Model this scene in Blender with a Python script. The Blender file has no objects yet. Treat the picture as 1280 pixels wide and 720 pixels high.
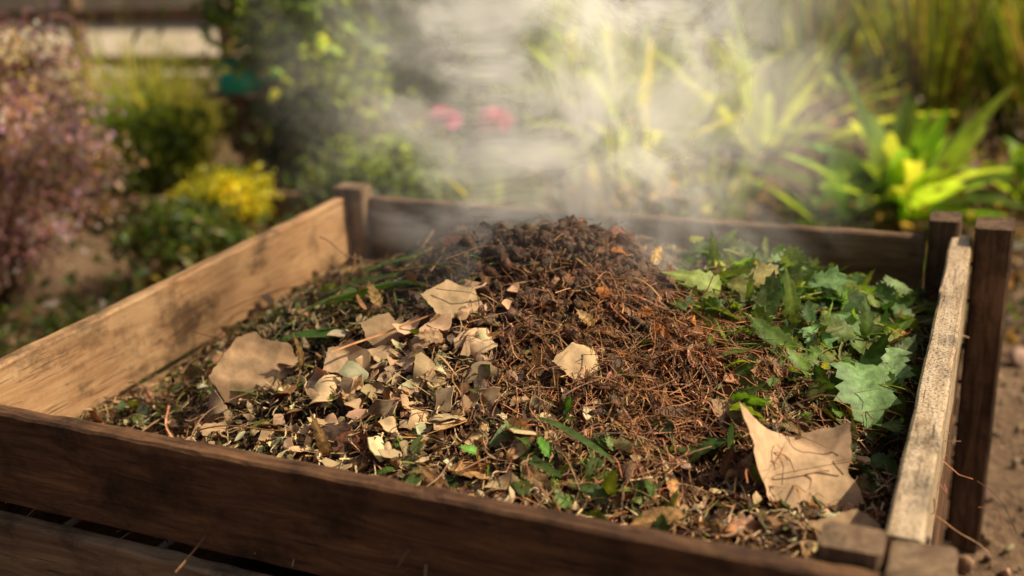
import bpy, math, numpy as np
from mathutils import Matrix, Vector, noise as mn
rng=np.random.default_rng(7)
scene=bpy.context.scene
COL=scene.collection
RIM=0.60; W=1.26; D=1.07
# ------------------------------------------------------------ helpers
def norm(v): 
    return v/np.maximum(np.linalg.norm(v,axis=-1,keepdims=True),1e-9)
class Batch:
    def __init__(s): s.v=[];s.f={};s.c=[];s.n=0
    def add(s,verts,faces,cols):
        verts=np.asarray(verts,float); N,K,_=verts.shape
        if N==0: return
        cols=np.asarray(cols,float)
        if cols.ndim==1: cols=np.broadcast_to(cols,(N,K,3))
        elif cols.ndim==2: cols=np.broadcast_to(cols[:,None,:],(N,K,3))
        off=s.n+np.arange(N)*K
        groups={}
        for f in faces: groups.setdefault(len(f),[]).append(f)
        for k,fs in groups.items():
            fa=np.array(fs)[None]+off[:,None,None]
            s.f.setdefault(k,[]).append(fa.reshape(-1,k))
        s.v.append(verts.reshape(-1,3)); s.c.append(cols.reshape(-1,3)); s.n+=N*K
    def build(s,name,mat,smooth=True,parent=None):
        me=bpy.data.meshes.new(name)
        v=np.concatenate(s.v); c=np.concatenate(s.c)
        loops=[];starts=[];pos=0
        for k,l in s.f.items():
            a=np.concatenate(l); loops.append(a.ravel()); starts.append(pos+np.arange(len(a))*k); pos+=a.size
        loops=np.concatenate(loops); starts=np.concatenate(starts)
        me.vertices.add(len(v)); me.vertices.foreach_set('co',v.ravel().astype(np.float32))
        me.loops.add(len(loops)); me.loops.foreach_set('vertex_index',loops.astype(np.int32))
        me.polygons.add(len(starts)); me.polygons.foreach_set('loop_start',starts.astype(np.int32))
        if smooth: me.polygons.foreach_set('use_smooth',np.ones(len(starts),bool))
        me.update(calc_edges=True); me.validate()
        at=me.color_attributes.new('Col','FLOAT_COLOR','POINT')
        at.data.foreach_set('color',np.concatenate([np.clip(c,0,1),np.ones((len(c),1))],1).astype(np.float32).ravel())
        me.materials.append(mat)
        ob=bpy.data.objects.new(name,me); COL.objects.link(ob)
        if parent: setp(ob,parent)
        return ob
def setp(ob,parent):
    ob.parent=parent; ob.matrix_parent_inverse=Matrix.Translation(-Vector(parent.location))
def empty(name,loc):
    e=bpy.data.objects.new(name,None); e.location=loc; e.empty_display_size=.1; COL.objects.link(e); return e
def jit(base,n,s=.25,hs=.08):
    base=np.asarray(base,float)
    b=np.broadcast_to(base,(n,3)) if base.ndim==1 else base
    return np.clip(b*np.exp(rng.normal(0,s,(n,1)))*np.exp(rng.normal(0,hs,(n,3))),0.002,.8)
def blades(b,roots,dirs,L,Wd,droop,cols,segs=6,prof='grass',fold=.35,wig=0.0,tipcol=None):
    N=len(roots); s=np.linspace(0,1,segs+1)
    L=np.broadcast_to(L,(N,)); Wd=np.broadcast_to(Wd,(N,)); droop=np.broadcast_to(droop,(N,))
    P=roots[:,None]+dirs[:,None]*(L[:,None]*s)[...,None]
    P[:,:,2]-=(droop*L)[:,None]*s**2
    if wig:
        w1=rng.normal(0,1,(N,3)); w2=rng.normal(0,1,(N,3)); ph=rng.uniform(0,6.28,(N,1))
        P+=w1[:,None]*(wig*L[:,None]*s**2)[...,None]+w2[:,None]*(wig*.5*L[:,None]*np.sin(s*6+ph))[...,None]
    T=norm(np.gradient(P,axis=1))
    up=np.array([0,0,1.])+rng.normal(0,.25,(N,1,3))
    S=norm(np.cross(T,up)); Nn=norm(np.cross(S,T))
    if prof=='grass': w=(1-s)**.6*(.6+.4*np.minimum(1,s*4))+.02
    elif prof=='strap': w=np.sin(np.pi*np.clip(s*.93+.05,0,1))**.7+.03
    else: w=np.ones_like(s)
    hw=(Wd[:,None]*w*.5)[...,None]
    V=np.stack([P-S*hw+Nn*hw*fold,P,P+S*hw+Nn*hw*fold],2).reshape(N,-1,3)
    f=[]
    for i in range(segs):
        a=i*3
        f+= [(a,a+1,a+4,a+3),(a+1,a+2,a+5,a+4)]
    cols=np.asarray(cols)
    if cols.ndim==1: cols=np.broadcast_to(cols,(N,3))
    if tipcol is not None:
        k=np.repeat(s,3)[None,:,None]**1.5
        cols=cols[:,None]*(1-k)+np.asarray(tipcol)*k
    b.add(V,f,cols)
def frames(nrm,heading=None):
    N=len(nrm); r=rng.normal(0,1,(N,3)) if heading is None else heading
    z=norm(nrm); x=norm(np.cross(r,z)); y=np.cross(z,x)
    return np.stack([x,y,z],1)
def place(local,fr,pos):
    return np.einsum('nki,nij->nkj',local,fr)+pos[:,None]
def leaves(b,pos,nrm,L,ratio,cols,curl=.3,heading=None):
    N=len(pos); L=np.broadcast_to(L,(N,))
    t=np.array([[0,0,0],[.4,.5*ratio,.08],[.42,0,0],[.4,-.5*ratio,.08],[1,0,-.08]])
    loc=t[None]*L[:,None,None]
    loc=loc.copy(); cz=rng.normal(0,curl,(N,1)); loc[:,:,2]+=cz*loc[:,:,0]**2/L[:,None]
    f=[(0,2,1),(0,3,2),(1,2,4),(2,3,4)]
    b.add(place(loc,frames(nrm,heading),pos),f,cols)
def scraps(b,pos,nrm,R,cols,curl=.8,segs=12,asp=(.5,1.),thick=None,K=5,cap=1.5,crease=0.,jag=.05):
    N=len(pos); th=np.linspace(0,2*np.pi,segs,endpoint=False)
    phi=(np.arange(K)/K*2*np.pi)[None]+rng.normal(0,.9/K,(N,K))+rng.uniform(0,6,(N,1)); d=rng.uniform(.4,1,(N,K))
    c=np.cos(th[None,:,None]-phi[:,None,:]); r=np.where(c>.12,d[:,None,:]/np.maximum(c,.12),9).min(2); r=np.minimum(r,cap)*(1+rng.normal(0,jag,(N,segs)))
    R=np.broadcast_to(R,(N,)); a=rng.uniform(asp[0],asp[1],(N,1))
    X=np.cos(th)*r*R[:,None]; Y=np.sin(th)*r*R[:,None]*a
    qs=(.5,1.) if not thick else (.3,.6,.85,1.)
    rings=[np.stack([X*q,Y*q,np.zeros_like(X)],-1) for q in qs]
    loc=np.concatenate([np.zeros((N,1,3))]+rings,1)
    ax=rng.uniform(0,6.28,(N,1)); u=loc[:,:,0]*np.cos(ax)+loc[:,:,1]*np.sin(ax); v=-loc[:,:,0]*np.sin(ax)+loc[:,:,1]*np.cos(ax)
    k1=rng.normal(0,curl,(N,1))/R[:,None]; k2=rng.normal(0,curl*.4,(N,1))/R[:,None]
    z=k1*u**2*.5+k2*u*v+ .07*R[:,None]*np.sin(u/R[:,None]*4+ax)
    if not thick: z=z+rng.normal(0,.025,u.shape)*R[:,None]
    if crease:
        for _ in range(3):
            a2=rng.uniform(0,6.28,(N,1)); w=loc[:,:,0]*np.cos(a2)+loc[:,:,1]*np.sin(a2)-rng.uniform(-.3,.7,(N,1))*R[:,None]
            z=z+np.maximum(w,0)*rng.normal(0,crease,(N,1))
    loc[:,:,2]=z
    f=[(0,1+i,1+(i+1)%segs) for i in range(segs)]
    nq=len(qs)
    for q in range(nq-1):
        o=1+q*segs; p=o+segs
        f+=[(o+i,p+i,p+(i+1)%segs,o+(i+1)%segs) for i in range(segs)]
    M=1+nq*segs
    cols=np.asarray(cols)
    if cols.ndim==1: cols=np.broadcast_to(cols,(N,3))
    cc=np.repeat(cols[:,None],M,1)
    if thick:
        lo=loc.copy(); lo[:,:,2]-=thick
        o=1+(nq-1)*segs
        edge=np.concatenate([loc[:,o:o+segs],lo[:,o:o+segs]],1)
        f2=[tuple(M+i for i in reversed(ff)) for ff in f]
        side=[(2*M+i,2*M+segs+i,2*M+segs+(i+1)%segs,2*M+(i+1)%segs) for i in range(segs)]
        loc=np.concatenate([loc,lo,edge],1); f=f+f2+side
        cc=np.concatenate([cc,cc*.85,np.repeat(cols[:,None],2*segs,1)*1.1],1)
    b.add(place(loc,frames(nrm),pos),f,cc)
def sheet(b,corners,pos,nrm,heading,col,folds=(),bend=(0,0,0),thick=.0016,seed=0,res=44):
    c=np.array(corners,float); n=len(c); seg=np.roll(c,-1,0)-c; ln=np.linalg.norm(seg,axis=1); per=ln.sum()
    t=np.arange(res*2)/(res*2)*per; cum=np.concatenate([[0],ln.cumsum()]); k=np.clip(np.searchsorted(cum,t,side='right')-1,0,n-1)
    pts=c[k]+seg[k]*((t-cum[k])/ln[k])[:,None]
    nn=np.stack([seg[k][:,1],-seg[k][:,0]],-1)/ln[k][:,None]
    jg=np.array([mn.noise(Vector((q*90,seed*3.7,0)))*.0030+mn.noise(Vector((q*300,seed,5)))*.0014 for q in t])
    pts=pts+nn*jg[:,None]; m=len(pts); ctr=pts.mean(0); rings=14
    P=[ctr[None]]+[ctr+(pts-ctr)*((q+1)/rings) for q in range(rings)]; P=np.concatenate(P)
    x,y=P[:,0],P[:,1]; z=bend[0]*x*x+bend[1]*y*y+bend[2]*x*y
    for fx,fy,o,s in folds:
        w=x*fx+y*fy-o; z=z+np.where(w>0,np.sqrt(w*w+.003**2)-.003,0)*s
    z=z+np.array([mn.fractal(Vector((a*22+seed,b_*22,1)),1,2,3)*.0034 for a,b_ in zip(x,y)])
    loc=np.stack([x,y,z],-1)
    f=[(0,1+i,1+(i+1)%m) for i in range(m)]
    for q in range(rings-1):
        o=1+q*m;p=o+m; f+=[(o+i,p+i,p+(i+1)%m,o+(i+1)%m) for i in range(m)]
    M=len(loc); lo=loc-[0,0,thick]; o=1+(rings-1)*m; edge=np.concatenate([loc[o:],lo[o:]])
    f=f+[tuple(M+i for i in reversed(ff)) for ff in f]+[(2*M+i,2*M+m+i,2*M+m+(i+1)%m,2*M+(i+1)%m) for i in range(m)]
    L=np.concatenate([loc,lo,edge])[None]
    cc=np.concatenate([np.tile(col,(M,1)),np.tile(col,(M,1))*.8,np.tile(col,(2*m,1))*1.12])[None]
    b.add(place(L,frames(np.array([nrm],float),np.array([heading],float)),np.array([pos],float)),f,cc)
def ico(sub=2):
    import bmesh
    bm=bmesh.new(); bmesh.ops.create_icosphere(bm,subdivisions=sub,radius=1)
    v=np.array([x.co[:] for x in bm.verts]); f=[tuple(q.index for q in p.verts) for p in bm.faces]; bm.free(); return v,f
IV,IF=ico(); IV1,IF1=ico(1)
def clods(b,pos,R,cols,rough=.25,flat=.8,lo=False):
    v,f=(IV1,IF1) if lo else (IV,IF)
    N=len(pos); R=np.broadcast_to(R,(N,))
    loc=v[None]*(1+rng.normal(0,rough*.5,(N,len(v),1)))
    k=rng.normal(0,1,(N,3)); loc=loc*(1+rough*np.sin(np.einsum('vi,ni->nv',v*2.2,k)+rng.uniform(0,6,(N,1))))[...,None]
    loc=loc*rng.uniform(.5,1.25,(N,1,3))*R[:,None,None]; loc[:,:,2]*=flat
    b.add(place(loc,frames(rng.normal(0,1,(N,3))),pos),f,cols)
# ------------------------------------------------------------ materials
def newmat(name):
    m=bpy.data.materials.new(name); m.use_nodes=True; nt=m.node_tree; nt.nodes.clear()
    return m,nt,nt.nodes,nt.links
def N_(nt,t,**kw):
    n=nt.nodes.new(t)
    for k,v in kw.items(): setattr(n,k,v)
    return n
def leafmat(name,trans=.4,rough=.5,nscale=25.,namt=.5,bump=.0,tint=(1.25,1.15,.5),spec=.4,detail=3):
    m,nt,n,l=newmat(name)
    out=N_(nt,'ShaderNodeOutputMaterial'); at=N_(nt,'ShaderNodeAttribute',attribute_name='Col')
    tc=N_(nt,'ShaderNodeTexCoord'); no=N_(nt,'ShaderNodeTexNoise'); no.inputs['Scale'].default_value=nscale; no.inputs['Detail'].default_value=detail; no.inputs['Roughness'].default_value=.65
    l.new(tc.outputs['Object'],no.inputs['Vector'])
    mr=N_(nt,'ShaderNodeMapRange'); mr.inputs[1].default_value=.3; mr.inputs[2].default_value=.7; mr.inputs[3].default_value=1-namt; mr.inputs[4].default_value=1+namt*.6
    l.new(no.outputs['Fac'],mr.inputs[0])
    mx=N_(nt,'ShaderNodeVectorMath',operation='SCALE'); l.new(at.outputs['Color'],mx.inputs[0]); l.new(mr.outputs[0],mx.inputs['Scale'])
    p=N_(nt,'ShaderNodeBsdfPrincipled'); p.inputs['Roughness'].default_value=rough; p.inputs['Specular IOR Level'].default_value=spec
    l.new(mx.outputs[0],p.inputs['Base Color'])
    if bump:
        bp=N_(nt,'ShaderNodeBump'); bp.inputs['Strength'].default_value=bump; bp.inputs['Distance'].default_value=.003; l.new(no.outputs['Fac'],bp.inputs['Height']); l.new(bp.outputs[0],p.inputs['Normal'])
    if trans>0:
        t=N_(nt,'ShaderNodeBsdfTranslucent'); m2=N_(nt,'ShaderNodeVectorMath',operation='MULTIPLY'); m2.inputs[1].default_value=tint
        l.new(mx.outputs[0],m2.inputs[0]); l.new(m2.outputs[0],t.inputs['Color'])
        ms=N_(nt,'ShaderNodeMixShader'); ms.inputs[0].default_value=trans; l.new(p.outputs[0],ms.inputs[1]); l.new(t.outputs[0],ms.inputs[2]); l.new(ms.outputs[0],out.inputs[0])
    else: l.new(p.outputs[0],out.inputs[0])
    return m
M_leaf=leafmat('foliage_leaf',.5,.45,12,.35,tint=(1.8,1.65,.6),detail=1)
M_nettle=leafmat('nettle_leaf',.4,.5,90,.4,bump=.5,tint=(1.6,1.5,.4),spec=.3)
M_litter=leafmat('leaf_litter_mat',.2,.6,120,.6,bump=.5,tint=(1.3,1.,.6),detail=2)
M_fibre=leafmat('straw_fibre',.15,.6,60,.4,tint=(1.3,1.,.6),detail=1)
M_card=leafmat('cardboard',.25,.85,38,.36,bump=.35,tint=(1.25,1.,.65),spec=.10,detail=5)
M_crumb=leafmat('soil_crumb',0,.65,300,.7,bump=1.,spec=.45,detail=2)
M_stone=leafmat('stone',0,.85,40,.5,bump=.6,spec=.2)
M_peel=leafmat('orange_peel',.2,.4,300,.25,bump=.6)
def soilmat(name,c1,c2,c3,s1=6,s2=90,bump=1.,dist=.01):
    m,nt,n,l=newmat(name); out=N_(nt,'ShaderNodeOutputMaterial'); tc=N_(nt,'ShaderNodeTexCoord')
    a=N_(nt,'ShaderNodeTexNoise'); a.inputs['Scale'].default_value=s1; a.inputs['Detail'].default_value=5; a.inputs['Roughness'].default_value=.7
    b=N_(nt,'ShaderNodeTexNoise'); b.inputs['Scale'].default_value=s2; b.inputs['Detail'].default_value=4; b.inputs['Roughness'].default_value=.7
    for q in (a,b): l.new(tc.outputs['Object'],q.inputs['Vector'])
    ad=N_(nt,'ShaderNodeMath',operation='ADD'); l.new(a.outputs['Fac'],ad.inputs[0]); l.new(b.outputs['Fac'],ad.inputs[1])
    hf=N_(nt,'ShaderNodeMath',operation='MULTIPLY'); hf.inputs[1].default_value=.5; l.new(ad.outputs[0],hf.inputs[0])
    r=N_(nt,'ShaderNodeValToRGB'); e=r.color_ramp.elements; e[0].position=.36; e[0].color=(*c1,1); e[1].position=.66; e[1].color=(*c3,1); k=e.new(.5); k.color=(*c2,1)
    l.new(hf.outputs[0],r.inputs[0])
    p=N_(nt,'ShaderNodeBsdfPrincipled'); p.inputs['Roughness'].default_value=.85; p.inputs['Specular IOR Level'].default_value=.25; l.new(r.outputs[0],p.inputs['Base Color'])
    bp=N_(nt,'ShaderNodeBump'); bp.inputs['Strength'].default_value=bump; bp.inputs['Distance'].default_value=dist; l.new(b.outputs['Fac'],bp.inputs['Height']); l.new(bp.outputs[0],p.inputs['Normal'])
    l.new(p.outputs[0],out.inputs[0]); return m
M_soil=soilmat('compost_soil',(.022,.011,.006),(.075,.037,.018),(.17,.09,.042),14,170,1.,.010)
M_ground=soilmat('garden_soil',(.08,.046,.026),(.18,.11,.062),(.30,.2,.125),3,45,1.,.02)
def woodmat(name,dark,mid,light,speck=False,stain=.6,rough=.75,st_hi=.5):
    m,nt,n,l=newmat(name); out=N_(nt,'ShaderNodeOutputMaterial'); tc=N_(nt,'ShaderNodeTexCoord'); oi=N_(nt,'ShaderNodeObjectInfo')
    sc=N_(nt,'ShaderNodeVectorMath',operation='SCALE'); sc.inputs[0].default_value=(7,3,5); l.new(oi.outputs['Random'],sc.inputs['Scale'])
    ad=N_(nt,'ShaderNodeVectorMath',operation='ADD'); l.new(tc.outputs['Object'],ad.inputs[0]); l.new(sc.outputs[0],ad.inputs[1])
    mp=N_(nt,'ShaderNodeMapping'); mp.inputs['Scale'].default_value=(3.,26,26); l.new(ad.outputs[0],mp.inputs[0])
    g=N_(nt,'ShaderNodeTexNoise'); g.inputs['Scale'].default_value=1.6; g.inputs['Detail'].default_value=8; g.inputs['Roughness'].default_value=.75; g.inputs['Distortion'].default_value=.9; l.new(mp.outputs[0],g.inputs['Vector'])
    mp2=N_(nt,'ShaderNodeMapping'); mp2.inputs['Scale'].default_value=(4,70,70); l.new(ad.outputs[0],mp2.inputs[0])
    g2=N_(nt,'ShaderNodeTexNoise'); g2.inputs['Scale'].default_value=3; g2.inputs['Detail'].default_value=4; l.new(mp2.outputs[0],g2.inputs['Vector'])
    st=N_(nt,'ShaderNodeTexNoise'); st.inputs['Scale'].default_value=8; st.inputs['Detail'].default_value=8; st.inputs['Roughness'].default_value=.72; l.new(ad.outputs[0],st.inputs['Vector'])
    r=N_(nt,'ShaderNodeValToRGB'); e=r.color_ramp.elements; e[0].position=.28; e[0].color=(*dark,1); e[1].position=.68; e[1].color=(*light,1); k=e.new(.46); k.color=(*mid,1)
    l.new(g.outputs['Fac'],r.inputs[0])
    sm=N_(nt,'ShaderNodeMapRange'); sm.inputs[1].default_value=.36; sm.inputs[2].default_value=st_hi; sm.inputs[3].default_value=1-stain; sm.inputs[4].default_value=1.08; l.new(st.outputs['Fac'],sm.inputs[0])
    cr=N_(nt,'ShaderNodeMapRange'); cr.inputs[1].default_value=.26; cr.inputs[2].default_value=.38; cr.inputs[3].default_value=.3; cr.inputs[4].default_value=1; l.new(g2.outputs['Fac'],cr.inputs[0])
    mm=N_(nt,'ShaderNodeMath',operation='MULTIPLY'); l.new(sm.outputs[0],mm.inputs[0]); l.new(cr.outputs[0],mm.inputs[1])
    mk=N_(nt,'ShaderNodeMapping'); mk.inputs['Scale'].default_value=(3.2,9,9); l.new(ad.outputs[0],mk.inputs[0])
    vo=N_(nt,'ShaderNodeTexVoronoi'); vo.inputs['Scale'].default_value=.9; l.new(mk.outputs[0],vo.inputs['Vector'])
    kr=N_(nt,'ShaderNodeMapRange'); kr.inputs[1].default_value=.05; kr.inputs[2].default_value=.16; kr.inputs[3].default_value=.35; kr.inputs[4].default_value=1; l.new(vo.outputs['Distance'],kr.inputs[0])
    m3=N_(nt,'ShaderNodeMath',operation='MULTIPLY'); l.new(mm.outputs[0],m3.inputs[0]); l.new(kr.outputs[0],m3.inputs[1])
    fac=m3
    hsum=N_(nt,'ShaderNodeMath',operation='ADD'); l.new(g.outputs['Fac'],hsum.inputs[0]); l.new(cr.outputs[0],hsum.inputs[1]); hout=hsum
    if speck:
        vs=N_(nt,'ShaderNodeTexNoise'); vs.inputs['Scale'].default_value=260; vs.inputs['Detail'].default_value=2; l.new(ad.outputs[0],vs.inputs['Vector'])
        sr=N_(nt,'ShaderNodeMapRange'); sr.inputs[1].default_value=.36; sr.inputs[2].default_value=.5; sr.inputs[3].default_value=.4; sr.inputs[4].default_value=1.1; l.new(vs.outputs['Fac'],sr.inputs[0])
        m4=N_(nt,'ShaderNodeMath',operation='MULTIPLY'); l.new(m3.outputs[0],m4.inputs[0]); l.new(sr.outputs[0],m4.inputs[1]); fac=m4
        h2=N_(nt,'ShaderNodeMath',operation='ADD'); l.new(hsum.outputs[0],h2.inputs[0]); l.new(vs.outputs['Fac'],h2.inputs[1]); hout=h2
    mx=N_(nt,'ShaderNodeVectorMath',operation='SCALE'); l.new(r.outputs[0],mx.inputs[0]); l.new(fac.outputs[0],mx.inputs['Scale'])
    p=N_(nt,'ShaderNodeBsdfPrincipled'); p.inputs['Roughness'].default_value=rough; p.inputs['Specular IOR Level'].default_value=.3; l.new(mx.outputs[0],p.inputs['Base Color'])
    bp=N_(nt,'ShaderNodeBump'); bp.inputs['Strength'].default_value=.7; bp.inputs['Distance'].default_value=.0022; l.new(hout.outputs[0],bp.inputs['Height']); l.new(bp.outputs[0],p.inputs['Normal'])
    l.new(p.outputs[0],out.inputs[0]); return m
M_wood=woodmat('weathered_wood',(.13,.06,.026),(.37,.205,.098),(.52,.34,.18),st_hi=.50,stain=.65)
M_woodB=woodmat('dark_brown_wood',(.05,.025,.013),(.12,.066,.035),(.24,.145,.085))  # darker brown tones, used on the back boards
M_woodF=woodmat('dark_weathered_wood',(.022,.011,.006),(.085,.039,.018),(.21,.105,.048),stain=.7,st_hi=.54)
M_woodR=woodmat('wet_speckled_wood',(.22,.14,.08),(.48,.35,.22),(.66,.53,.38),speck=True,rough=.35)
M_rail=woodmat('old_rail_wood',(.07,.04,.022),(.17,.105,.06),(.32,.22,.13))
M_post=woodmat('post_wood',(.03,.016,.009),(.085,.047,.026),(.21,.13,.075))
# ------------------------------------------------------------ boards
def board(name,p0,p1,th,ht,mat,parent,up=(0,0,1),wob=.0018,seed=0,nseg=None,ch=.0035):
    p0=Vector(p0);p1=Vector(p1); L=(p1-p0).length; nseg=nseg or max(6,int(L/.012))
    c=ch; a=th/2; b=ht/2
    sec=[(-a+c,-b),(a-c,-b),(a,-b+c),(a,b-c),(a-c,b),(-a+c,b),(-a,b-c),(-a,-b+c)]
    V=[];F=[]
    for i in range(nseg+1):
        x=L*i/nseg
        for j,(y,z) in enumerate(sec):
            q=Vector((x*14+seed*13.1,y*40+seed,z*25)); w=mn.noise(q); w2=mn.noise(q*1.7+Vector((31,7,3)))
            lo=mn.noise(Vector((x*2.2+seed*5.3,.5,z*3)))*wob*1.6
            dg=max(0,mn.noise(Vector((x*30+seed*7,j*3.1,2)))-.35)*.008
            V.append((x+(wob*w2*2 if i in(0,nseg) else 0),y*(1-dg*6)+wob*w+lo,z+wob*w2+lo*.6-(dg if z>0 else 0)))
    for i in range(nseg):
        for j in range(8):
            k=(j+1)%8; F.append((i*8+j,(i+1)*8+j,(i+1)*8+k,i*8+k))
    F.append(tuple(range(8))); F.append(tuple(nseg*8+j for j in reversed(range(8))))
    me=bpy.data.meshes.new(name); me.from_pydata(V,[],F); me.materials.append(mat); me.update()
    import bmesh
    bm=bmesh.new(); bm.from_mesh(me); bmesh.ops.recalc_face_normals(bm,faces=bm.faces); bm.to_mesh(me); bm.free()
    ob=bpy.data.objects.new(name,me); COL.objects.link(ob)
    X=(p1-p0).normalized(); Z=Vector(up); Z=(Z-X*Z.dot(X)).normalized(); Y=Z.cross(X)
    m=Matrix((X,Y,Z)).transposed().to_4x4(); m.translation=p0; ob.matrix_world=m
    if parent: setp(ob,parent)
    return ob
bin_=empty('wooden_compost_bin',(W/2,D/2,0))
BH=.142; T=.026
tops=[RIM-i*.157 for i in range(4)]
for i,tz in enumerate(tops):
    k=i+1
    hh=BH if i<3 else tz-.006; zc=tz-hh/2
    fo=0 if i==0 else -.018
    board(f'front_board_{k}',(-.03,-T/2+fo,zc),(W-.012,-T/2+fo,zc-.002),T,hh,M_woodF if i==0 else M_rail,bin_,seed=k)  # lower boards set proud in lighter wood, colour imitating a sunlit strip
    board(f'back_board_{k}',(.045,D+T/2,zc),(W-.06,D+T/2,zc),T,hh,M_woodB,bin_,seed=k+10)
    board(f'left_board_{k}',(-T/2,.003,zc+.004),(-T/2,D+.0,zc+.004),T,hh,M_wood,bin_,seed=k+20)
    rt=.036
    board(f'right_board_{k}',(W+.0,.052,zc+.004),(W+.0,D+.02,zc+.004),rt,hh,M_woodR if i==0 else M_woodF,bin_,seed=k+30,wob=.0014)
def post(nm,x,y,sx,sy,h,mat,seed): board(nm,(x,y,.0),(x,y,h),sx,sy,mat,bin_,up=(0,1,0),seed=seed,wob=.0015,ch=.005)
post('back_left_post',.005,D+.003,.075,.05,RIM+.026,M_rail,51)
post('back_right_inner_post',W-.03,D+.035,.052,.07,RIM+.032,M_post,52)
post('back_right_outer_post',W+.052,D-.0,.062,.075,RIM+.035,M_post,53)
post('front_left_post',-.0,-T-.044,.045,.05,RIM-.13,M_woodF,54)
post('front_right_inner_post',W-.045,.026,.06,.046,RIM+.012,M_rail,55)
post('front_right_outer_post',W+.02,.012,.06,.075,RIM+.004,M_rail,56)
nb=Batch(); pp=[]
for q,tz in enumerate(tops[:3]):
    for dz in (.035,.105):
        for xx in (.05,W-.05): pp.append((xx,-T-.0005-(0 if q==0 else .018),tz-dz))
        for yy in (.12,D-.02): pp.append((W+.019,yy,tz-dz))
pp=np.array(pp); loc=np.broadcast_to(IV[None]*.0042,(len(pp),len(IV),3)); nb.add(loc+pp[:,None],IF,(.12,.09,.07))
nb.build('nails',M_stone,parent=bin_)
# ------------------------------------------------------------ compost heap
def sst(a,b,x): t=np.clip((x-a)/(b-a),0,1); return t*t*(3-2*t)
def Hb(x,y):
    d=np.sqrt(((x-.64)/.64)**2+((y-.60)/.60)**2)
    z=.452+.220*np.clip(1-d**1.4,0,1)
    z=z+.05*sst(.8,1.2,x)*(1-.4*sst(.8,1.05,y))+.035*sst(.3,.05,y)*sst(.15,.6,x)
    z=z+.028*np.exp(-(((x-.52)/.10)**2+((y-.60)/.1)**2))+.044*np.exp(-(((x-.73)/.1)**2+((y-.60)/.1)**2))
    return z
nx,ny=460,390
gx=np.linspace(.002,W-.02,nx); gy=np.linspace(.002,D-.002,ny); GX,GY_=np.meshgrid(gx,gy,indexing='ij')
nz=np.empty((nx,ny))
for i in range(nx):
    for j in range(ny):
        x=gx[i];y=gy[j]
        a=mn.fractal(Vector((x*9,y*9,3.1)),1.,2.1,4)
        b=mn.noise(Vector((x*50,y*50,9.)))+.6*mn.noise(Vector((x*110,y*110,2.)))+.35*mn.noise(Vector((x*210,y*210,5.)))
        c=abs(mn.noise(Vector((x*26,y*26,7.))))
        nz[i,j]=a*.019+b*.0062+(.25-c)*.016
Z=Hb(GX,GY_)+nz
def Hs(x,y):
    u=np.clip((x-gx[0])/(gx[-1]-gx[0])*(nx-1),0,nx-1.001); v=np.clip((y-gy[0])/(gy[-1]-gy[0])*(ny-1),0,ny-1.001)
    i=u.astype(int); j=v.astype(int); fu=u-i; fv=v-j
    return Z[i,j]*(1-fu)*(1-fv)+Z[i+1,j]*fu*(1-fv)+Z[i,j+1]*(1-fu)*fv+Z[i+1,j+1]*fu*fv
def Hn(x,y):
    e=.02; return norm(np.stack([-(Hb(x+e,y)-Hb(x-e,y))/(2*e),-(Hb(x,y+e)-Hb(x,y-e))/(2*e),np.ones_like(x)],-1))
heap=empty('compost_heap',(W/2,D/2,.45))
b=Batch(); V=np.stack([GX,GY_,Z],-1).reshape(1,-1,3)
idx=np.arange(nx*ny).reshape(nx,ny); q=np.stack([idx[:-1,:-1],idx[1:,:-1],idx[1:,1:],idx[:-1,1:]],-1).reshape(-1,4)
b.v.append(V[0]); b.c.append(np.full((nx*ny,3),.03)); b.f[4]=[q]; b.n=nx*ny
b.build('soil_mound',M_soil,parent=heap)
def ell(x,y,cx,cy,rx,ry): return np.exp(-(((x-cx)/rx)**2+((y-cy)/ry)**2)**1.5)
def soilw(x,y): return np.clip(ell(x,y,.68,.58,.29,.20),0,1)
def rustw(x,y): return ell(x,y,.92,.40,.22,.24)
def greenw(x,y): return sst(.84,1.0,x+.25*(y-.6))*sst(.20,.42,y)
def rnd(n,x0=.015,x1=W-.035,y0=.015,y1=D-.02): return rng.uniform(x0,x1,n),rng.uniform(y0,y1,n)
# crumbs
b=Batch()
n=26000; x=rng.normal(.69,.19,n); y=rng.normal(.54,.16,n); k=(x>.1)&(x<W-.05)&(y>.05)&(y<D-.03)&(np.maximum(soilw(x,y),.6*rustw(x,y))>rng.uniform(0,.7,n)); x=x[k];y=y[k]
R=np.clip(rng.lognormal(math.log(.0019),.75,len(x)),.0009,.015); big_=R>.003
P=np.stack([x,y,Hs(x,y)+R*.35+rng.uniform(0,.003,len(x))],-1)
C_=jit((.13,.064,.031),len(x),.4,.08)
clods(b,P[big_],R[big_],C_[big_],.32); clods(b,P[~big_],R[~big_]*1.1,C_[~big_],.25,lo=True)
x,y=rnd(8000); R=np.clip(rng.lognormal(math.log(.0026),.5,len(x)),.0012,.009)
clods(b,np.stack([x,y,Hs(x,y)+R*.5],-1),R,jit((.085,.042,.021),len(x),.5,.1),.3,lo=True)
b.build('soil_crumbs',M_crumb,parent=heap)
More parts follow.
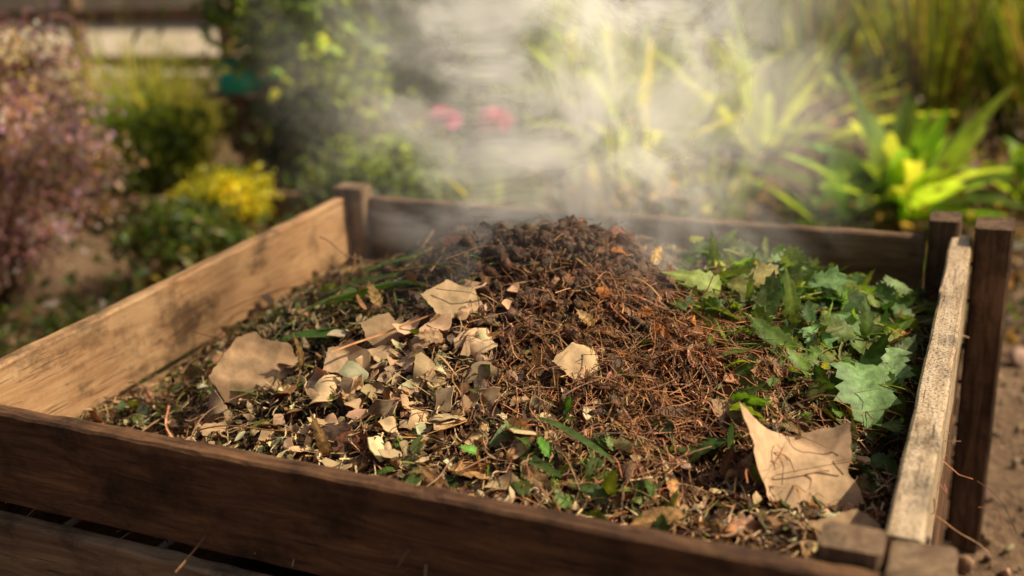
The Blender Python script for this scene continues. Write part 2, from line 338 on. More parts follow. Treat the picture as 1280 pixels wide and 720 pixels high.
# leaf litter scraps
b=Batch(); n=13500; x,y=rnd(n); k=rng.uniform(0,1,n)>soilw(x,y)*.95; x=x[k];y=y[k];n=len(x)
pal=np.array([(.25,.12,.05),(.50,.32,.155),(.08,.04,.02),(.13,.15,.035),(.075,.10,.03),(.64,.46,.25),(.20,.145,.055)])
g=greenw(x,y); r=rustw(x,y); lf=sst(.5,.25,x)
pr=np.stack([.28+.4*r,.20+0*x,.44+.4*r,.05+.8*g+.11*lf,.05+.8*g+.13*lf,.19*(1-r)*(1-g),.12+.15*lf],-1); pr/=pr.sum(1,keepdims=True)
ci=(pr.cumsum(1)>rng.uniform(0,1,(n,1))).argmax(1)
nr=norm(Hn(x,y)+rng.normal(0,.7,(n,3)))
R=np.clip(rng.lognormal(math.log(.0072),.6,n),.0025,.030)
scraps(b,np.stack([x,y,Hs(x,y)+rng.uniform(0,.013,n)],-1),nr,R,jit(pal[ci],n,.4,.1),.9,9,(.3,.9))
b.build('leaf_litter',M_litter,parent=heap)
# fibres
b=Batch(); n=13000; x,y=rnd(n); k=rng.uniform(0,1,n)>soilw(x,y)*.7; x=x[k];y=y[k];n=len(x); r=np.clip(rustw(x,y)+soilw(x,y),0,1)*.8
ang=rng.uniform(0,6.28,n); nn=Hn(x,y); d=norm(np.stack([np.cos(ang),np.sin(ang),rng.normal(.1,.3,n)],-1)); d=norm(d-nn*(d*nn).sum(1,keepdims=True)*.8)
pal=np.array([(.66,.48,.25),(.42,.26,.115),(.14,.07,.035),(.24,.24,.07)])
ci=rng.choice(4,n,p=[.40,.28,.25,.07]); c=pal[ci]*(1-r[:,None])+np.array([.22,.11,.052])*r[:,None]*rng.uniform(.4,2.,(n,1))
L=np.clip(rng.lognormal(math.log(.028),.5,n),.008,.1)
blades(b,np.stack([x,y,Hs(x,y)+rng.uniform(0,.013,n)],-1),d,L,rng.uniform(.0008,.0026,n),rng.uniform(0,.3,n),jit(c,n,.25,.06),6,'const',.5,wig=.14)
n=3200; x=rng.normal(.90,.12,n); y=rng.normal(.40,.13,n); ang=rng.normal(-.9,.8,n); d=norm(np.stack([np.cos(ang),np.sin(ang),rng.normal(0,.25,n)],-1))
blades(b,np.stack([x,y,Hs(x,y)+rng.uniform(0,.014,n)],-1),d,rng.uniform(.015,.09,n),rng.uniform(.0008,.0022,n),rng.uniform(0,.3,n),jit((.30,.14,.058),n,.5,.1),6,'const',.5,wig=.18)
n=150; x,y=rnd(n,.1,1.1,.05,.8); ang=rng.uniform(0,6.28,n); d=norm(np.stack([np.cos(ang),np.sin(ang),rng.normal(.05,.12,n)],-1))
blades(b,np.stack([x,y,Hs(x,y)+.012],-1),d,rng.uniform(.06,.17,n),rng.uniform(.002,.004,n),.15,jit((.30,.16,.075),n,.4,.08),10,'const',1.,wig=.10)
b.build('straw_and_roots',M_fibre,parent=heap)
# green blades
b=Batch(); n=1000; x=np.clip(rng.normal(.32,.12,n),.03,.75); y=np.clip(rng.normal(.50,.17,n),.03,1.); ang=rng.normal(.6,.8,n)
d=norm(np.stack([np.cos(ang),np.sin(ang),rng.normal(.1,.2,n)],-1))
blades(b,np.stack([x,y,Hs(x,y)+.004+rng.uniform(0,.012,n)],-1),d,rng.uniform(.03,.09,n),rng.uniform(.002,.006,n),rng.uniform(.1,.5,n),jit((.15,.17,.045),n,.4,.15),7,'grass',.4,wig=.05)
big=[((.325,.34,.0),(.95,.28,.14),.20,.028),((.36,.42,.0),(.85,.5,.32),.18,.026),((.30,.42,.0),(.6,.75,.25),.17,.018),((.40,.46,.0),(.9,.25,.22),.15,.02),((.24,.36,0),(.8,.5,.25),.15,.016),((.25,.25,0),(.95,-.1,.2),.11,.014),((.80,.22,0),(.9,-.4,.05),.13,.013),((.86,.14,0),(-.8,.4,.2),.1,.014),((.30,.50,.0),(.8,.45,.3),.17,.014),((.38,.36,.0),(.75,.65,.2),.15,.012),((.45,.5,.0),(.95,.1,.2),.13,.012),((.34,.56,.0),(.7,.6,.35),.15,.014)]
rt=np.array([q[0] for q in big]); rt[:,2]=Hs(rt[:,0],rt[:,1])+.030
blades(b,rt,norm(np.array([q[1] for q in big])),np.array([q[2] for q in big]),np.array([q[3] for q in big]),.17,jit((.10,.18,.04),len(big),.2,.06),12,'strap',.35,wig=.03)
b.build('green_clippings',M_nettle,parent=heap)
def serr(b,pos,nrm,L,ratio,cols,head=None,nst=13,curl=.4,lobes=False):
    N=len(pos); s=np.linspace(0,1,nst); w=np.sin(np.pi*np.clip(s**.75,0,1))**.8*ratio*.5
    tooth=np.where(np.arange(nst)%2==0,1.12,.80); w=w*tooth
    if lobes: w=w*(1+.25*np.sin(s*12))
    sk=np.where(np.arange(nst)%2==0,.035,-.02)
    L_=np.stack([s+sk,w,w*.25],-1); Lm=np.stack([s,w*.5,w*.22+.012*(np.arange(nst)%2)],-1); C=np.stack([s,w*0,w*0],-1)
    Rm=Lm*[1,-1,1]; R_=L_*[1,-1,1]
    t=np.stack([L_,Lm,C,Rm,R_],1).reshape(-1,3)
    L=np.broadcast_to(L,(N,)); loc=np.repeat(t[None],N,0)
    cz=rng.normal(-.25,curl,(N,1)); cy=rng.normal(0,curl,(N,1)); 
    loc[:,:,2]+=cz*loc[:,:,0]**2+cy*loc[:,:,1]*loc[:,:,0]+rng.normal(0,.012,loc[:,:,2].shape)
    loc*=L[:,None,None]
    f=[]
    for i in range(nst-1):
        for j in range(4):
            a=i*5+j; f.append((a,a+5,a+6,a+1))
    shade=np.tile([.9,1.,1.35,1.,.9],nst)[None,:,None]
    b.add(place(loc,frames(nrm,head),pos),f,cols[:,None]*shade)
b=Batch(); n=680
x=rng.uniform(.82,W-.045,n*2); y=rng.uniform(.20,D-.05,n*2); k=rng.uniform(0,1,2*n)<greenw(x,y)*(.32+.5*sst(.45,.62,y)); x=x[k];y=y[k];n=len(x)
z=Hs(x,y)+rng.uniform(.003,.036,n)*(1-.6*sst(1.1,1.2,x))
c=np.array([(.11,.19,.035),(.18,.25,.05),(.07,.13,.03),(.30,.31,.08)])[rng.choice(4,n,p=[.38,.25,.27,.10])]
serr(b,np.stack([x,y,z],-1),norm(Hn(x,y)+rng.normal(0,.65,(n,3))),rng.uniform(.018,.062,n),.62,jit(c,n,.35,.1),curl=.6)
sp=np.array([(1.155,.49),(1.19,.58),(1.05,.72),(1.12,.66),(.99,.78),(1.16,.83),(1.08,.58),(.97,.68)]); ns=len(sp)
serr(b,np.stack([sp[:,0],sp[:,1],Hs(sp[:,0],sp[:,1])+.034],-1),norm(np.array([(.1,-.45,.85)]*ns)+rng.normal(0,.2,(ns,3))),np.array([.105,.07,.07,.065,.065,.06,.06,.06]),.8,jit((.22,.36,.14),ns,.2,.06),lobes=True,curl=.3,head=rng.normal(0,1,(ns,3)))
n=110; x,y=rnd(n,.05,1.15,.03,.65); k=rng.uniform(0,1,n)>soilw(x,y); x=x[k];y=y[k];n=len(x)
serr(b,np.stack([x,y,Hs(x,y)+.01],-1),norm(Hn(x,y)+rng.normal(0,.5,(n,3))),rng.uniform(.018,.042,n),.55,jit((.11,.15,.035),n,.4,.15))
n=100; x=rng.normal(.84,.10,n);y=np.clip(rng.normal(.14,.055,n),.03,.4)
serr(b,np.stack([x,y,Hs(x,y)+.012],-1),norm(Hn(x,y)+rng.normal(0,.5,(n,3))),rng.uniform(.02,.04,n),.55,jit((.12,.18,.035),n,.4,.15))
n=80; x=rng.uniform(.93,1.18,n);y=rng.uniform(.45,.95,n);ang=rng.uniform(0,6.28,n)
blades(b,np.stack([x,y,Hs(x,y)+.015],-1),norm(np.stack([np.cos(ang),np.sin(ang),rng.uniform(.0,.4,n)],-1)),rng.uniform(.06,.13,n),.0035,.3,jit((.22,.26,.08),n,.3,.1),8,'const',.8,wig=.06)
b.build('nettle_leaves',M_nettle,parent=heap)
# cardboard
b=Batch()
def cards(P,Rr,nrm_j,curl,segs=36,col=(.70,.49,.29),thick=.0014,asp=(.6,1.),lift=.010,K=5,crease=.3,face=-.2,cap=1.8,jag=.04):
    P=np.array(P); n=len(P); nr=norm(Hn(P[:,0],P[:,1])+np.array([.25,face,0])+rng.normal(0,nrm_j,(n,3)))
    Rr=np.broadcast_to(Rr,(n,)); scraps(b,np.stack([P[:,0],P[:,1],Hs(P[:,0],P[:,1])+lift+Rr*.2],-1),nr,Rr,jit(col,n,.22,.04),curl,segs,asp,thick,K,cap,crease,jag)
def sh(P,x,y,lift,nrm,head,col,**k): sheet(b,P,(x,y,float(Hs(np.array([x]),np.array([y]))[0])+lift),nrm,head,col,**k)
sh([(-.060,-.040),(-.022,-.060),(.012,-.050),(.030,-.058),(.062,-.02),(.050,.006),(.056,.03),(.022,.060),(-.02,.046),(-.034,.052),(-.056,.028)],.325,.27,.034,(.30,-.60,.72),(0,1,.2),(.64,.42,.235),folds=((1,.3,.022,-.5),(-.4,1,.03,.35),(.3,-1,.02,-.4)),bend=(2.2,-1.,1.),seed=1)
sh([(-.084,-.006),(-.050,-.026),(-.040,-.044),(-.010,-.062),(.030,-.054),(.070,-.036),(.082,.008),(.052,.026),(.046,.044),(.030,.070),(-.012,.050),(-.046,.026)],1.125,.255,.040,(.16,-.36,.92),(.2,1,.1),(.72,.50,.30),folds=((1,-.15,.020,-1.0),(-.9,-.5,.035,.8),(.2,1,.030,.6)),bend=(5.,-2.5,3.),seed=2)
sh([(-.05,-.02),(-.01,-.036),(.02,-.024),(.045,-.026),(.054,.008),(.01,.030),(-.03,.026)],.60,.40,.026,(.25,-.5,.82),(.1,1,.3),(.66,.47,.27),folds=((1,.2,.012,-.7),),bend=(4,0,2),seed=3)
sh([(-.028,-.022),(.02,-.030),(.034,0),(.012,.03),(-.022,.02)],.815,.33,.024,(.35,-.5,.75),(.3,1,.4),(.70,.50,.28),folds=((.2,1,.012,-.5),),bend=(-5,0,2),seed=4)
sh([(-.030,-.016),(0,-.028),(.032,-.016),(.024,.022),(-.016,.026)],.50,.345,.024,(.2,-.6,.75),(.4,1,0),(.64,.44,.25),folds=((1,0,.0,-.7),),bend=(5,0,2),seed=5)
sh([(-.030,-.022),(.022,-.028),(.038,.01),(.0,.026),(-.03,.016)],.47,.29,.024,(.35,-.5,.75),(-.4,1,0),(.70,.49,.29),folds=((.5,1,.01,.7),),bend=(-4,3,2),seed=6)
sh([(-.030,-.024),(.024,-.022),(.036,.016),(.0,.028)],1.19,.15,.020,(.1,-.4,.8),(.4,1,0),(.54,.36,.2),folds=((1,.4,.01,.7),),bend=(-4,0,2),seed=7)
sh([(-.036,-.02),(.02,-.03),(.04,.01),(.0,.03)],1.03,.33,.020,(.2,-.4,.8),(.9,1,0),(.52,.34,.19),folds=((1,.4,.01,.6),),bend=(-4,0,2),seed=8)
cx=np.clip(rng.normal(.58,.13,135),.25,1.0); cy=np.clip(rng.normal(.26,.085,135),.03,.46); cards(np.stack([cx,cy],-1),np.clip(rng.lognormal(math.log(.016),.4,135),.008,.032),.5,.9,20,asp=(.4,1.),K=4,cap=1.6,crease=.5,lift=.013)
cx,cy=rng.uniform(.15,1.2,140),rng.uniform(.02,.5,140); k=soilw(cx,cy)<.3; cards(np.stack([cx,cy],-1)[k],rng.uniform(.007,.021,k.sum()),.6,.8,16,asp=(.4,1.),K=4,cap=1.6,lift=.008)
cx,cy=rng.uniform(.15,1.1,36),rng.uniform(.4,.8,36); k=soilw(cx,cy)<.6; cards(np.stack([cx,cy],-1)[k],rng.uniform(.008,.018,k.sum()),.6,.8,14,K=4,cap=1.6,lift=.006)
b.build('cardboard_scraps',M_card,parent=heap)
b=Batch(); P=np.array([(1.02,.13),(1.07,.11),(.98,.20),(.42,.22),(.39,.17),(.95,.10),(.72,.12),(.80,.42),(1.0,.38)]); n=len(P)
serr(b,np.stack([P[:,0],P[:,1],Hs(P[:,0],P[:,1])+.018],-1),norm(Hn(P[:,0],P[:,1])+rng.normal(0,.3,(n,3))),rng.uniform(.05,.08,n),.45,jit((.45,.22,.085),n,.25,.06),curl=.6)
n=230; x,y=rnd(n,.08,1.2,.02,.7); k=rng.uniform(0,1,n)>soilw(x,y)*.8; x=x[k];y=y[k];n=len(x)
serr(b,np.stack([x,y,Hs(x,y)+.01],-1),norm(Hn(x,y)+rng.normal(0,.5,(n,3))),rng.uniform(.02,.045,n),.5,jit((.38,.20,.085),n,.45,.08),curl=.8)
b.build('dry_leaves',M_litter,parent=heap)
b=Batch(); P=np.array([(.33,.52),(.36,.53),(.80,.49),(.84,.52),(.86,.49),(.90,.45),(.47,.50),(1.15,.74),(1.2,.72),(.70,.66),(1.16,.42),(.78,.60),(.93,.50),(.60,.10)]); n=len(P)
scraps(b,np.stack([P[:,0],P[:,1],Hs(P[:,0],P[:,1])+.016],-1),norm(Hn(P[:,0],P[:,1])+rng.normal(0,.4,(n,3))),rng.uniform(.010,.019,n),jit((.66,.25,.05),n,.25,.08),1.2,16,(.5,.9),.002)
b.build('orange_peel_pieces',M_peel,parent=heap)
# ------------------------------------------------------------ ground
me=bpy.data.meshes.new('ground'); S=250; ng=90
gv=[];gf=[]
t=np.linspace(-1,1,ng); g1=np.sign(t)*np.abs(t)**3*S
for i in range(ng):
    for j in range(ng):
        xx,yy=g1[i],g1[j]+2
        r=max(abs(xx),abs(yy)); gv.append((xx,yy,(-.004+.02*mn.noise(Vector((xx*1.3,yy*1.3,0))) if r<12 and not(-.4<xx<1.7 and -.4<yy<1.5) else -.004)))
for i in range(ng-1):
    for j in range(ng-1): gf.append((i*ng+j,(i+1)*ng+j,(i+1)*ng+j+1,i*ng+j+1))
me.from_pydata(gv,[],gf); me.materials.append(M_ground); me.update(); go=bpy.data.objects.new('ground',me); COL.objects.link(go)
for p in me.polygons: p.use_smooth=True
b=Batch(); n=6500; x=rng.uniform(-1,3.0,n); y=rng.uniform(.3,5,n); R=np.clip(rng.lognormal(math.log(.009),.5,n),.004,.04)
clods(b,np.stack([x,y,R*.3],-1),R,jit((.28,.19,.12),n,.4,.07),.3,.6)
b.build('pebbles',M_stone)
# ------------------------------------------------------------ plants
def shrub(name,c,r,h,ncl,per,size,cols,ratio=.55,stemcol=(.09,.055,.03),z0=.1,cs=.11,bright=.45):
    b=Batch(); c=np.array([c[0],c[1],0.]); u=norm(rng.normal(0,1,(ncl,3)))*rng.uniform(.25,1,(ncl,1))**.5
    C=c+np.stack([u[:,0]*r,u[:,1]*r,z0+(h-z0)*(.5+.5*u[:,2])],-1)
    cols=np.array(cols); cc=cols[rng.integers(0,len(cols),ncl)]*np.exp(rng.normal(0,bright,(ncl,1)))
    i=np.repeat(np.arange(ncl),per); n=len(i)
    P=C[i]+rng.normal(0,cs,(n,3))*[1,1,.8]; P[:,2]=np.maximum(P[:,2],.01)
    leaves(b,P,norm(rng.normal(0,.8,(n,3))+[0,0,.6]),size*rng.uniform(.6,1.4,n),ratio,jit(cc[i],n,.25,.08))
    m=min(ncl,60); base=c+rng.normal(0,.04,(m,3))*[1,1,0]; d=C[:m]-base; Ls=np.linalg.norm(d,axis=1)
    blades(b,base,norm(d),Ls,.012,0,jit(stemcol,m,.2,.05),6,'const',.6,wig=.03)
    return b.build(name,M_leaf)
def tuft(name,c,n,L,Wd,spread,droop,cols,segs=8,prof='grass',r0=.05,tip=None,fold=.35,mat=None):
    b=Batch(); a=rng.uniform(0,6.28,n); e=rng.uniform(.1,1,n)*spread
    d=norm(np.stack([np.cos(a)*np.sin(e),np.sin(a)*np.sin(e),np.cos(e)],-1))
    R=np.array([c[0],c[1],0])+np.stack([np.cos(a)*r0*rng.uniform(0,1,n),np.sin(a)*r0*rng.uniform(0,1,n),np.zeros(n)],-1)
    cols=np.array(cols); cc=cols[rng.integers(0,len(cols),n)]
    blades(b,R,d,L*rng.uniform(.6,1.15,n),Wd*rng.uniform(.7,1.2,n),droop*rng.uniform(.4,1.3,n),jit(cc,n,.25,.07),segs,prof,fold,tipcol=tip)
    return b.build(name,mat or M_leaf)
G1=(.13,.19,.035);G2=(.26,.33,.05);G3=(.055,.085,.02);GY=(.48,.47,.09);BR=(.22,.14,.065)
shrub('flowering_heather_bush',(-1.72,1.5),.5,.98,190,110,.020,[(.34,.19,.26),(.56,.36,.48),(.22,.16,.10),(.28,.16,.20),(.07,.045,.035)],.7,cs=.05,bright=.55)
shrub('low_green_bush',(-1.25,1.85),.2,.26,30,70,.03,[G1,G3,G3,(.18,.15,.06)],cs=.05)
shrub('yellow_flower_mound',(-1.38,2.3),.17,.24,34,100,.022,[(.74,.62,.03),(.58,.54,.04),(.2,.24,.04)],.7,cs=.04,bright=.25)
tuft('feathery_grass',(-2.35,3.15),380,.75,.012,.55,.35,[GY,(.55,.48,.17),G2],6,r0=.2)
tuft('feathery_grass',(-2.9,3.5),340,.85,.012,.55,.35,[GY,(.6,.52,.2),G2],6,r0=.2)
shrub('green_shrub',(-2.2,2.75),.3,.4,40,60,.045,[G1,G2],cs=.08)
shrub('tomato_plant',(-1.45,3.05),.33,1.25,55,55,.065,[G1,G3,G2],cs=.09)
shrub('tomato_plant',(-.95,3.65),.4,1.3,55,55,.07,[G1,G2,G2],cs=.1)
shrub('low_green_bush',(-.75,2.6),.33,.30,45,60,.045,[G1,G3,G2],cs=.07)
shrub('low_green_bush',(.15,2.5),.3,.22,30,50,.045,[G3,G1,BR],cs=.07)
YB=[(.44,.54,.08),(.60,.64,.12),G2]
tuft('spiky_yucca_plant',(-.12,3.55),90,.95,.052,1.05,.35,YB,8,'strap',.06)
tuft('spiky_yucca_plant',(-.5,4.2),80,1.0,.052,1.05,.35,YB,8,'strap',.06)
tuft('spiky_yucca_plant',(.35,3.9),70,.9,.045,1.05,.35,YB,8,'strap',.06)
tuft('daylily_plant',(.05,2.75),46,.52,.018,.5,.2,YB,8,'strap',.12)
tuft('daylily_plant',(-.35,2.6),40,.45,.018,.6,.25,YB,8,'strap',.12)
tuft('daylily_plant',(.35,2.95),36,.42,.018,.6,.25,YB,8,'strap',.12)
tuft('hart_tongue_fern',(.98,3.2),50,.64,.085,1.1,.34,[(.36,.51,.07),(.50,.62,.09),(.18,.30,.04)],10,'strap',.05)
tuft('hart_tongue_fern',(.78,3.0),20,.36,.07,1.2,.45,[(.28,.42,.05),(.2,.32,.04)],8,'strap',.05)
tuft('hart_tongue_fern',(1.42,3.55),24,.45,.07,1.15,.45,[(.30,.44,.06),(.2,.32,.04)],8,'strap',.05)
for (gx_,gy_,nn_,LL) in [(.35,5.0,240,1.2),(.95,4.9,240,1.1),(1.5,4.7,240,1.15),(2.05,4.9,220,1.2),(1.3,5.8,240,1.4),(.2,6.0,240,1.4),(2.6,5.4,200,1.3)]:
    tuft('ornamental_grass',(gx_,gy_),nn_,LL,.018,.42,.25,[G1,(.40,.42,.09),G2,BR,G3],6,'grass',.25)
tuft('dead_flower_stalks',(1.75,4.2),120,.75,.008,.5,.15,[(.26,.16,.085),(.16,.10,.055)],5,'const',.25)
M_flower=leafmat('flower_petal',.45,.5,12,.15,tint=(1.2,1.3,1.3),detail=1)
def flower(cx,cy,h,R):
    b=Batch(); blades(b,np.array([[cx,cy,0.]]),norm(np.array([[.03,.02,1.]])),h,.008,0,np.array([G2]),6,'const',.8)
    n=44; a=rng.uniform(0,6.28,n); e=rng.uniform(.1,1.7,n)
    d=norm(np.stack([np.cos(a)*np.sin(e),np.sin(a)*np.sin(e),np.cos(e)],-1))
    blades(b,np.tile([[cx+.03*h,cy+.02*h,h]],(n,1)),d,R,R*.75,.2,jit((.80,.08,.30),n,.02,.02),5,'strap',.3)
    m=14;a=rng.uniform(0,6.28,m)
    leaves(b,np.stack([np.full(m,cx),np.full(m,cy),rng.uniform(.05,h*.8,m)],-1),norm(rng.normal(0,.5,(m,3))+[0,0,1]),.07,.4,jit(G2,m,.2,.1))
    b.build('pink_flower',M_flower)
flower(-.74,2.9,.37,.085); flower(-.55,2.97,.365,.078)
def hedge(name,x0,x1,y0,y1,h,ncl,per,size,cols,cs=.18):
    b=Batch(); C=np.stack([rng.uniform(x0,x1,ncl),rng.uniform(y0,y1,ncl),rng.uniform(0,1,ncl)**.8*h],-1)
    C[:,2]*=.8+.25*np.sin(C[:,0]*1.7)+.1*np.sin(C[:,0]*4.1)
    cols=np.array(cols); cc=cols[rng.integers(0,len(cols),ncl)]*np.exp(rng.normal(0,.5,(ncl,1)))
    i=np.repeat(np.arange(ncl),per);n=len(i); P=C[i]+rng.normal(0,cs,(n,3)); P[:,2]=np.maximum(P[:,2],.02)
    leaves(b,P,norm(rng.normal(0,.8,(n,3))+[0,0,.6]),size*rng.uniform(.6,1.5,n),.55,jit(cc[i],n,.3,.08)); return b.build(name,M_leaf)
hedge('garden_hedge',-2.6,7,6.8,8.2,2.2,420,35,.14,[G1,G2,G3,GY])
hedge('garden_hedge',-14,-4.5,12.5,14,2.4,300,30,.2,[G1,G2,G3])
hedge('ground_cover_plants',-3.2,.8,3.9,6.4,.35,240,40,.06,[G1,G2,G3,BR,GY],.1)
hedge('ground_cover_plants',-.9,2.6,1.9,3.0,.05,60,40,.035,[G3,G1,BR,(.32,.19,.08)],.06)
hedge('ground_cover_plants',-1.35,-.22,.4,2.1,.09,130,50,.04,[G3,G3,(.09,.09,.03),(.10,.06,.035)],.08)
hedge('leaf_litter_bed',-.6,3.2,2.4,4.8,.03,120,40,.035,[BR,(.32,.2,.09),(.13,.075,.04)],.12)
b=Batch(); n=2600; x=rng.normal(.5,.28,n); y=rng.normal(4.05,.25,n); z=np.maximum(.02,.27*np.exp(-(((x-.5)/.3)**2+((y-4.05)/.28)**2)))*rng.uniform(.75,1.05,n)
clods(b,np.stack([x,y,z],-1),rng.uniform(.02,.06,n),jit((.16,.08,.045),n,.4,.08),.35,.6,lo=True); b.build('mulch_mound',M_crumb)
rb=empty('raised_bed_edging',(-1.5,2.9,0))
board('long_side',(-3.4,1.75,.06),(-1.05,2.75,.06),.05,.12,M_rail,rb,seed=71)
board('short_side',(-1.05,2.78,.06),(-3.0,4.4,.06),.05,.12,M_rail,rb,seed=72)
rb2=empty('garden_bed_rail',(-.2,3.1,0))
board('rail',(-1.0,3.05,.17),(.35,3.25,.17),.04,.035,M_rail,rb2,seed=73)
for i,xx in enumerate((-.95,-.3,.3)): board(f'stake_{i+1}',(xx,3.05+(xx+1)*.148+.035,0),(xx,3.05+(xx+1)*.148+.035,.24),.03,.03,M_rail,rb2,up=(0,1,0),seed=74+i)
fe=empty('wooden_rail_fence',(-4,5,0))
for i in range(5):
    xx=-6.5+i*1.1; yy=4.4+i*.12
    board(f'fence_post_{i+1}',(xx,yy,0),(xx,yy,.75),.08,.08,M_rail,fe,up=(0,1,0),seed=80+i)
board('top_rail',(-6.7,4.33,.6),(-1.9,4.86,.6),.035,.09,M_rail,fe,seed=91); board('bottom_rail',(-6.7,4.33,.3),(-1.9,4.86,.3),.035,.09,M_rail,fe,seed=92)
M_wall=soilmat('pale_render',(.36,.29,.21),(.5,.42,.32),(.62,.54,.42),1.2,14,.3,.004)
wl=empty('garden_wall',(-7,9,0))
def slab(name,x0,x1,y0,y1,z0,z1,mat,par):
    v=np.array([[(x0,y0,z0),(x1,y0,z0),(x1,y1,z0),(x0,y1,z0),(x0,y0,z1),(x1,y0,z1),(x1,y1,z1),(x0,y1,z1)]],float)
    bb=Batch(); bb.add(v,[(0,3,2,1),(4,5,6,7),(0,1,5,4),(1,2,6,5),(2,3,7,6),(3,0,4,7)],(.4,.4,.4)); o=bb.build(name,mat,smooth=False,parent=par)
    mo=o.modifiers.new('bevel','BEVEL'); mo.width=.006; mo.segments=2; return o
slab('wall_body',-13,-3.6,9.0,9.25,0,1.5,M_wall,wl); slab('wall_coping',-13.05,-3.55,8.96,9.29,1.5,1.57,M_wall,wl)
for i in range(5): slab(f'wall_pier_{i+1}',-12.6+i*2.2,-12.25+i*2.2,8.9,8.997,0,1.499,M_wall,wl)
b=Batch(); b.add(np.array([[(-9,5.2,.02),(-3.2,6.0,.02),(-3.4,8.9,.02),(-13,8.9,.02)]]),[(0,1,2,3)],(.4,.36,.3)); b.build('gravel_path',M_wall,smooth=False)
m,nt,n_,l=newmat('teal_plastic'); o=N_(nt,'ShaderNodeOutputMaterial'); p=N_(nt,'ShaderNodeBsdfPrincipled'); no=N_(nt,'ShaderNodeTexNoise'); no.inputs['Scale'].default_value=9
r=N_(nt,'ShaderNodeValToRGB'); r.color_ramp.elements[0].color=(.01,.22,.11,1); r.color_ramp.elements[1].color=(.02,.38,.2,1); l.new(no.outputs['Fac'],r.inputs[0]); l.new(r.outputs[0],p.inputs['Base Color']); p.inputs['Roughness'].default_value=.4; l.new(p.outputs[0],o.inputs[0]); M_teal=m
cx,cy=-1.60,2.78
can=empty('watering_can',(cx,cy,.0))
def tube(name,pts,rad,mat,par,seg=16):
    pts=[Vector(q) for q in pts]; V=[];F=[]
    for i,pnt in enumerate(pts):
        tg=(pts[min(i+1,len(pts)-1)]-pts[max(i-1,0)]).normalized(); a=tg.orthogonal().normalized() if abs(tg.z)<.99 else Vector((1,0,0)); a=(a-tg*a.dot(tg)).normalized(); bb=tg.cross(a)
        for k in range(seg): th=2*math.pi*k/seg; V.append(pnt+(a*math.cos(th)+bb*math.sin(th))*rad[i])
    for i in range(len(pts)-1):
        for k in range(seg): F.append((i*seg+k,i*seg+(k+1)%seg,(i+1)*seg+(k+1)%seg,(i+1)*seg+k))
    F.append(tuple(range(seg))); F.append(tuple((len(pts)-1)*seg+k for k in range(seg)))
    me=bpy.data.meshes.new(name); me.from_pydata(V,[],F); me.materials.append(mat); me.update(); ob=bpy.data.objects.new(name,me); COL.objects.link(ob)
    for pl in me.polygons: pl.use_smooth=len(pl.vertices)==4
    setp(ob,par)
sz=.50
slab('stand_top',cx-.12,cx+.12,cy-.09,cy+.09,sz-.022,sz,M_rail,can); slab('stand_post',cx-.025,cx+.025,cy-.025,cy+.025,0,sz-.024,M_rail,can)
tube('body',[(cx,cy,sz+.001),(cx,cy,sz+.01),(cx,cy,sz+.065),(cx,cy,sz+.075)],[.085,.09,.078,.05],M_teal,can,24)
tube('spout',[(cx+.06,cy,sz+.02),(cx+.13,cy,sz+.045),(cx+.18,cy,sz+.07),(cx+.19,cy,sz+.078)],[.018,.014,.013,.03],M_teal,can)
tube('handle',[(cx-.07,cy,sz+.02),(cx-.12,cy,sz+.035),(cx-.13,cy,sz+.07),(cx-.08,cy,sz+.105),(cx,cy,sz+.115),(cx+.04,cy,sz+.07)],[.009]*6,M_teal,can)
# ------------------------------------------------------------ steam: drifting veils of vapour
m,nt,n_,l=newmat('steam_vapour'); o=N_(nt,'ShaderNodeOutputMaterial')
tc=N_(nt,'ShaderNodeTexCoord'); mp=N_(nt,'ShaderNodeMapping'); mp.inputs['Scale'].default_value=(1.15,1,.42); mp.inputs['Rotation'].default_value=(0,.25,0)
l.new(tc.outputs['Object'],mp.inputs[0])
no=N_(nt,'ShaderNodeTexNoise'); no.inputs['Scale'].default_value=3.8; no.inputs['Detail'].default_value=4; no.inputs['Roughness'].default_value=.55; no.inputs['Distortion'].default_value=1.3; l.new(mp.outputs[0],no.inputs['Vector'])
mr=N_(nt,'ShaderNodeMapRange',interpolation_type='SMOOTHSTEP'); mr.inputs[1].default_value=.35; mr.inputs[2].default_value=.66; mr.inputs[3].default_value=.16; mr.inputs[4].default_value=1; l.new(no.outputs['Fac'],mr.inputs[0])
mp2=N_(nt,'ShaderNodeMapping'); mp2.inputs['Scale'].default_value=(1/.58,1/.52,1/.60); l.new(tc.outputs['Object'],mp2.inputs[0])
ln=N_(nt,'ShaderNodeVectorMath',operation='LENGTH'); l.new(mp2.outputs[0],ln.inputs[0])
me_=N_(nt,'ShaderNodeMapRange',interpolation_type='SMOOTHSTEP'); me_.inputs[1].default_value=.10; me_.inputs[2].default_value=.98; me_.inputs[3].default_value=1; me_.inputs[4].default_value=0; l.new(ln.outputs['Value'],me_.inputs[0])
mu=N_(nt,'ShaderNodeMath',operation='MULTIPLY'); l.new(mr.outputs[0],mu.inputs[0]); l.new(me_.outputs[0],mu.inputs[1])
m2=N_(nt,'ShaderNodeMath',operation='MULTIPLY'); m2.inputs[1].default_value=.66; l.new(mu.outputs[0],m2.inputs[0])
df=N_(nt,'ShaderNodeBsdfDiffuse'); df.inputs[0].default_value=(.95,.94,.92,1); tl=N_(nt,'ShaderNodeBsdfTranslucent'); tl.inputs[0].default_value=(.95,.94,.92,1)
ms=N_(nt,'ShaderNodeMixShader'); ms.inputs[0].default_value=.2; l.new(df.outputs[0],ms.inputs[1]); l.new(tl.outputs[0],ms.inputs[2])
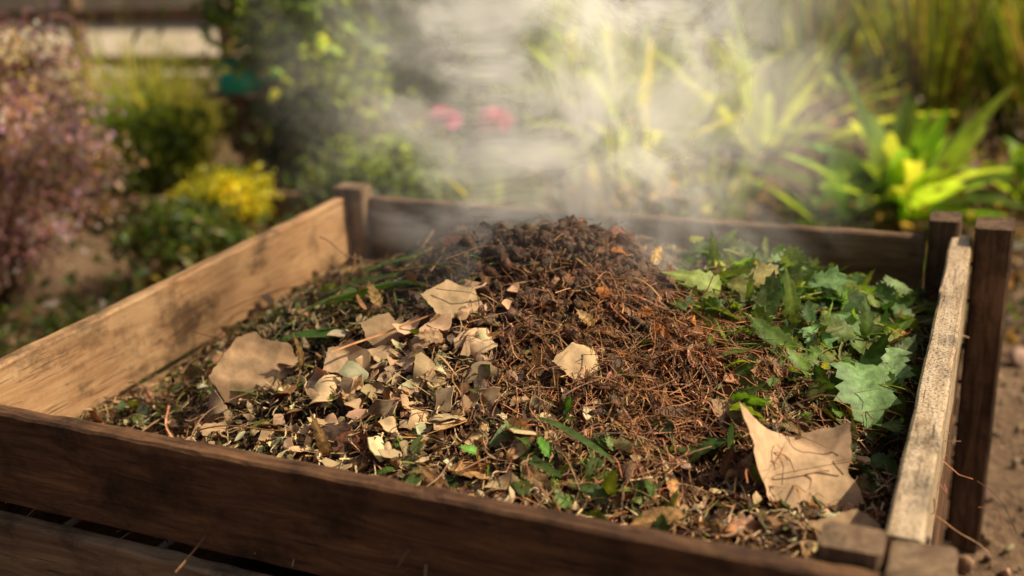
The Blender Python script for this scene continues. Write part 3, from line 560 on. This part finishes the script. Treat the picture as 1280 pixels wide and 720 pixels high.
tr=N_(nt,'ShaderNodeBsdfTransparent'); mf=N_(nt,'ShaderNodeMixShader'); l.new(m2.outputs[0],mf.inputs[0]); l.new(tr.outputs[0],mf.inputs[1]); l.new(ms.outputs[0],mf.inputs[2]); l.new(mf.outputs[0],o.inputs['Surface'])
sb=Batch(); g=40; nrm_=norm(np.array([.42,-.38,.82])); ea=norm(np.cross([0,0,1.],nrm_)); eb=np.cross(nrm_,ea)
for k,off in enumerate((-.22,-.02,.18)):
    vv=[]
    for i in range(g):
        for j in range(g):
            p_=ea*(i/(g-1)-.5)*1.25+eb*(j/(g-1)-.5)*1.25
            p_=p_+nrm_*(off+.07*mn.noise(Vector(p_*2.6)+Vector((k*5.1,0,0))))
            vv.append(p_)
    sb.add(np.array([vv]),[(i*g+j,(i+1)*g+j,(i+1)*g+j+1,i*g+j+1) for i in range(g-1) for j in range(g-1)],(1,1,1))
so=sb.build('steam',m); so.location=(.66,.74,.98)
# ------------------------------------------------------------ light
sv=Vector((.62,.26,.72)).normalized()
sd=bpy.data.lights.new('sun','SUN'); sd.energy=5.0; sd.angle=math.radians(.6); sd.color=(1,.86,.62)
so=bpy.data.objects.new('sun',sd); COL.objects.link(so); so.rotation_euler=sv.to_track_quat('Z','Y').to_euler(); so.location=(5,5,6)
w=bpy.data.worlds.new('World'); scene.world=w; w.use_nodes=True; nt=w.node_tree; nt.nodes.clear()
sk=nt.nodes.new('ShaderNodeTexSky'); sk.sky_type='NISHITA'; sk.sun_disc=False; sk.sun_elevation=math.asin(sv.z); sk.sun_rotation=math.atan2(sv.x,sv.y); sk.dust_density=8; sk.ozone_density=.2
bg=nt.nodes.new('ShaderNodeBackground'); bg.inputs[1].default_value=.07; wo=nt.nodes.new('ShaderNodeOutputWorld'); nt.links.new(sk.outputs[0],bg.inputs[0]); nt.links.new(bg.outputs[0],wo.inputs[0])
# ------------------------------------------------------------ camera
cd=bpy.data.cameras.new('camera'); cam=bpy.data.objects.new('camera',cd); COL.objects.link(cam); scene.camera=cam
cd.sensor_width=36; cd.lens=36*1383/1280; cd.clip_start=.02; cd.clip_end=1000
f=Vector((-.3948,.8546,-.3371)).normalized(); u=Vector((-.0939,.3275,.9402)); u=(u-f*u.dot(f)).normalized(); r=f.cross(u)
m=Matrix((r,u,-f)).transposed().to_4x4(); m.translation=Vector((1.314,-.951,1.22)); cam.matrix_world=m
cd.dof.use_dof=True; cd.dof.focus_distance=1.50; cd.dof.aperture_fstop=1.9
scene.view_settings.view_transform='Standard'; scene.view_settings.look='None'; scene.view_settings.exposure=0
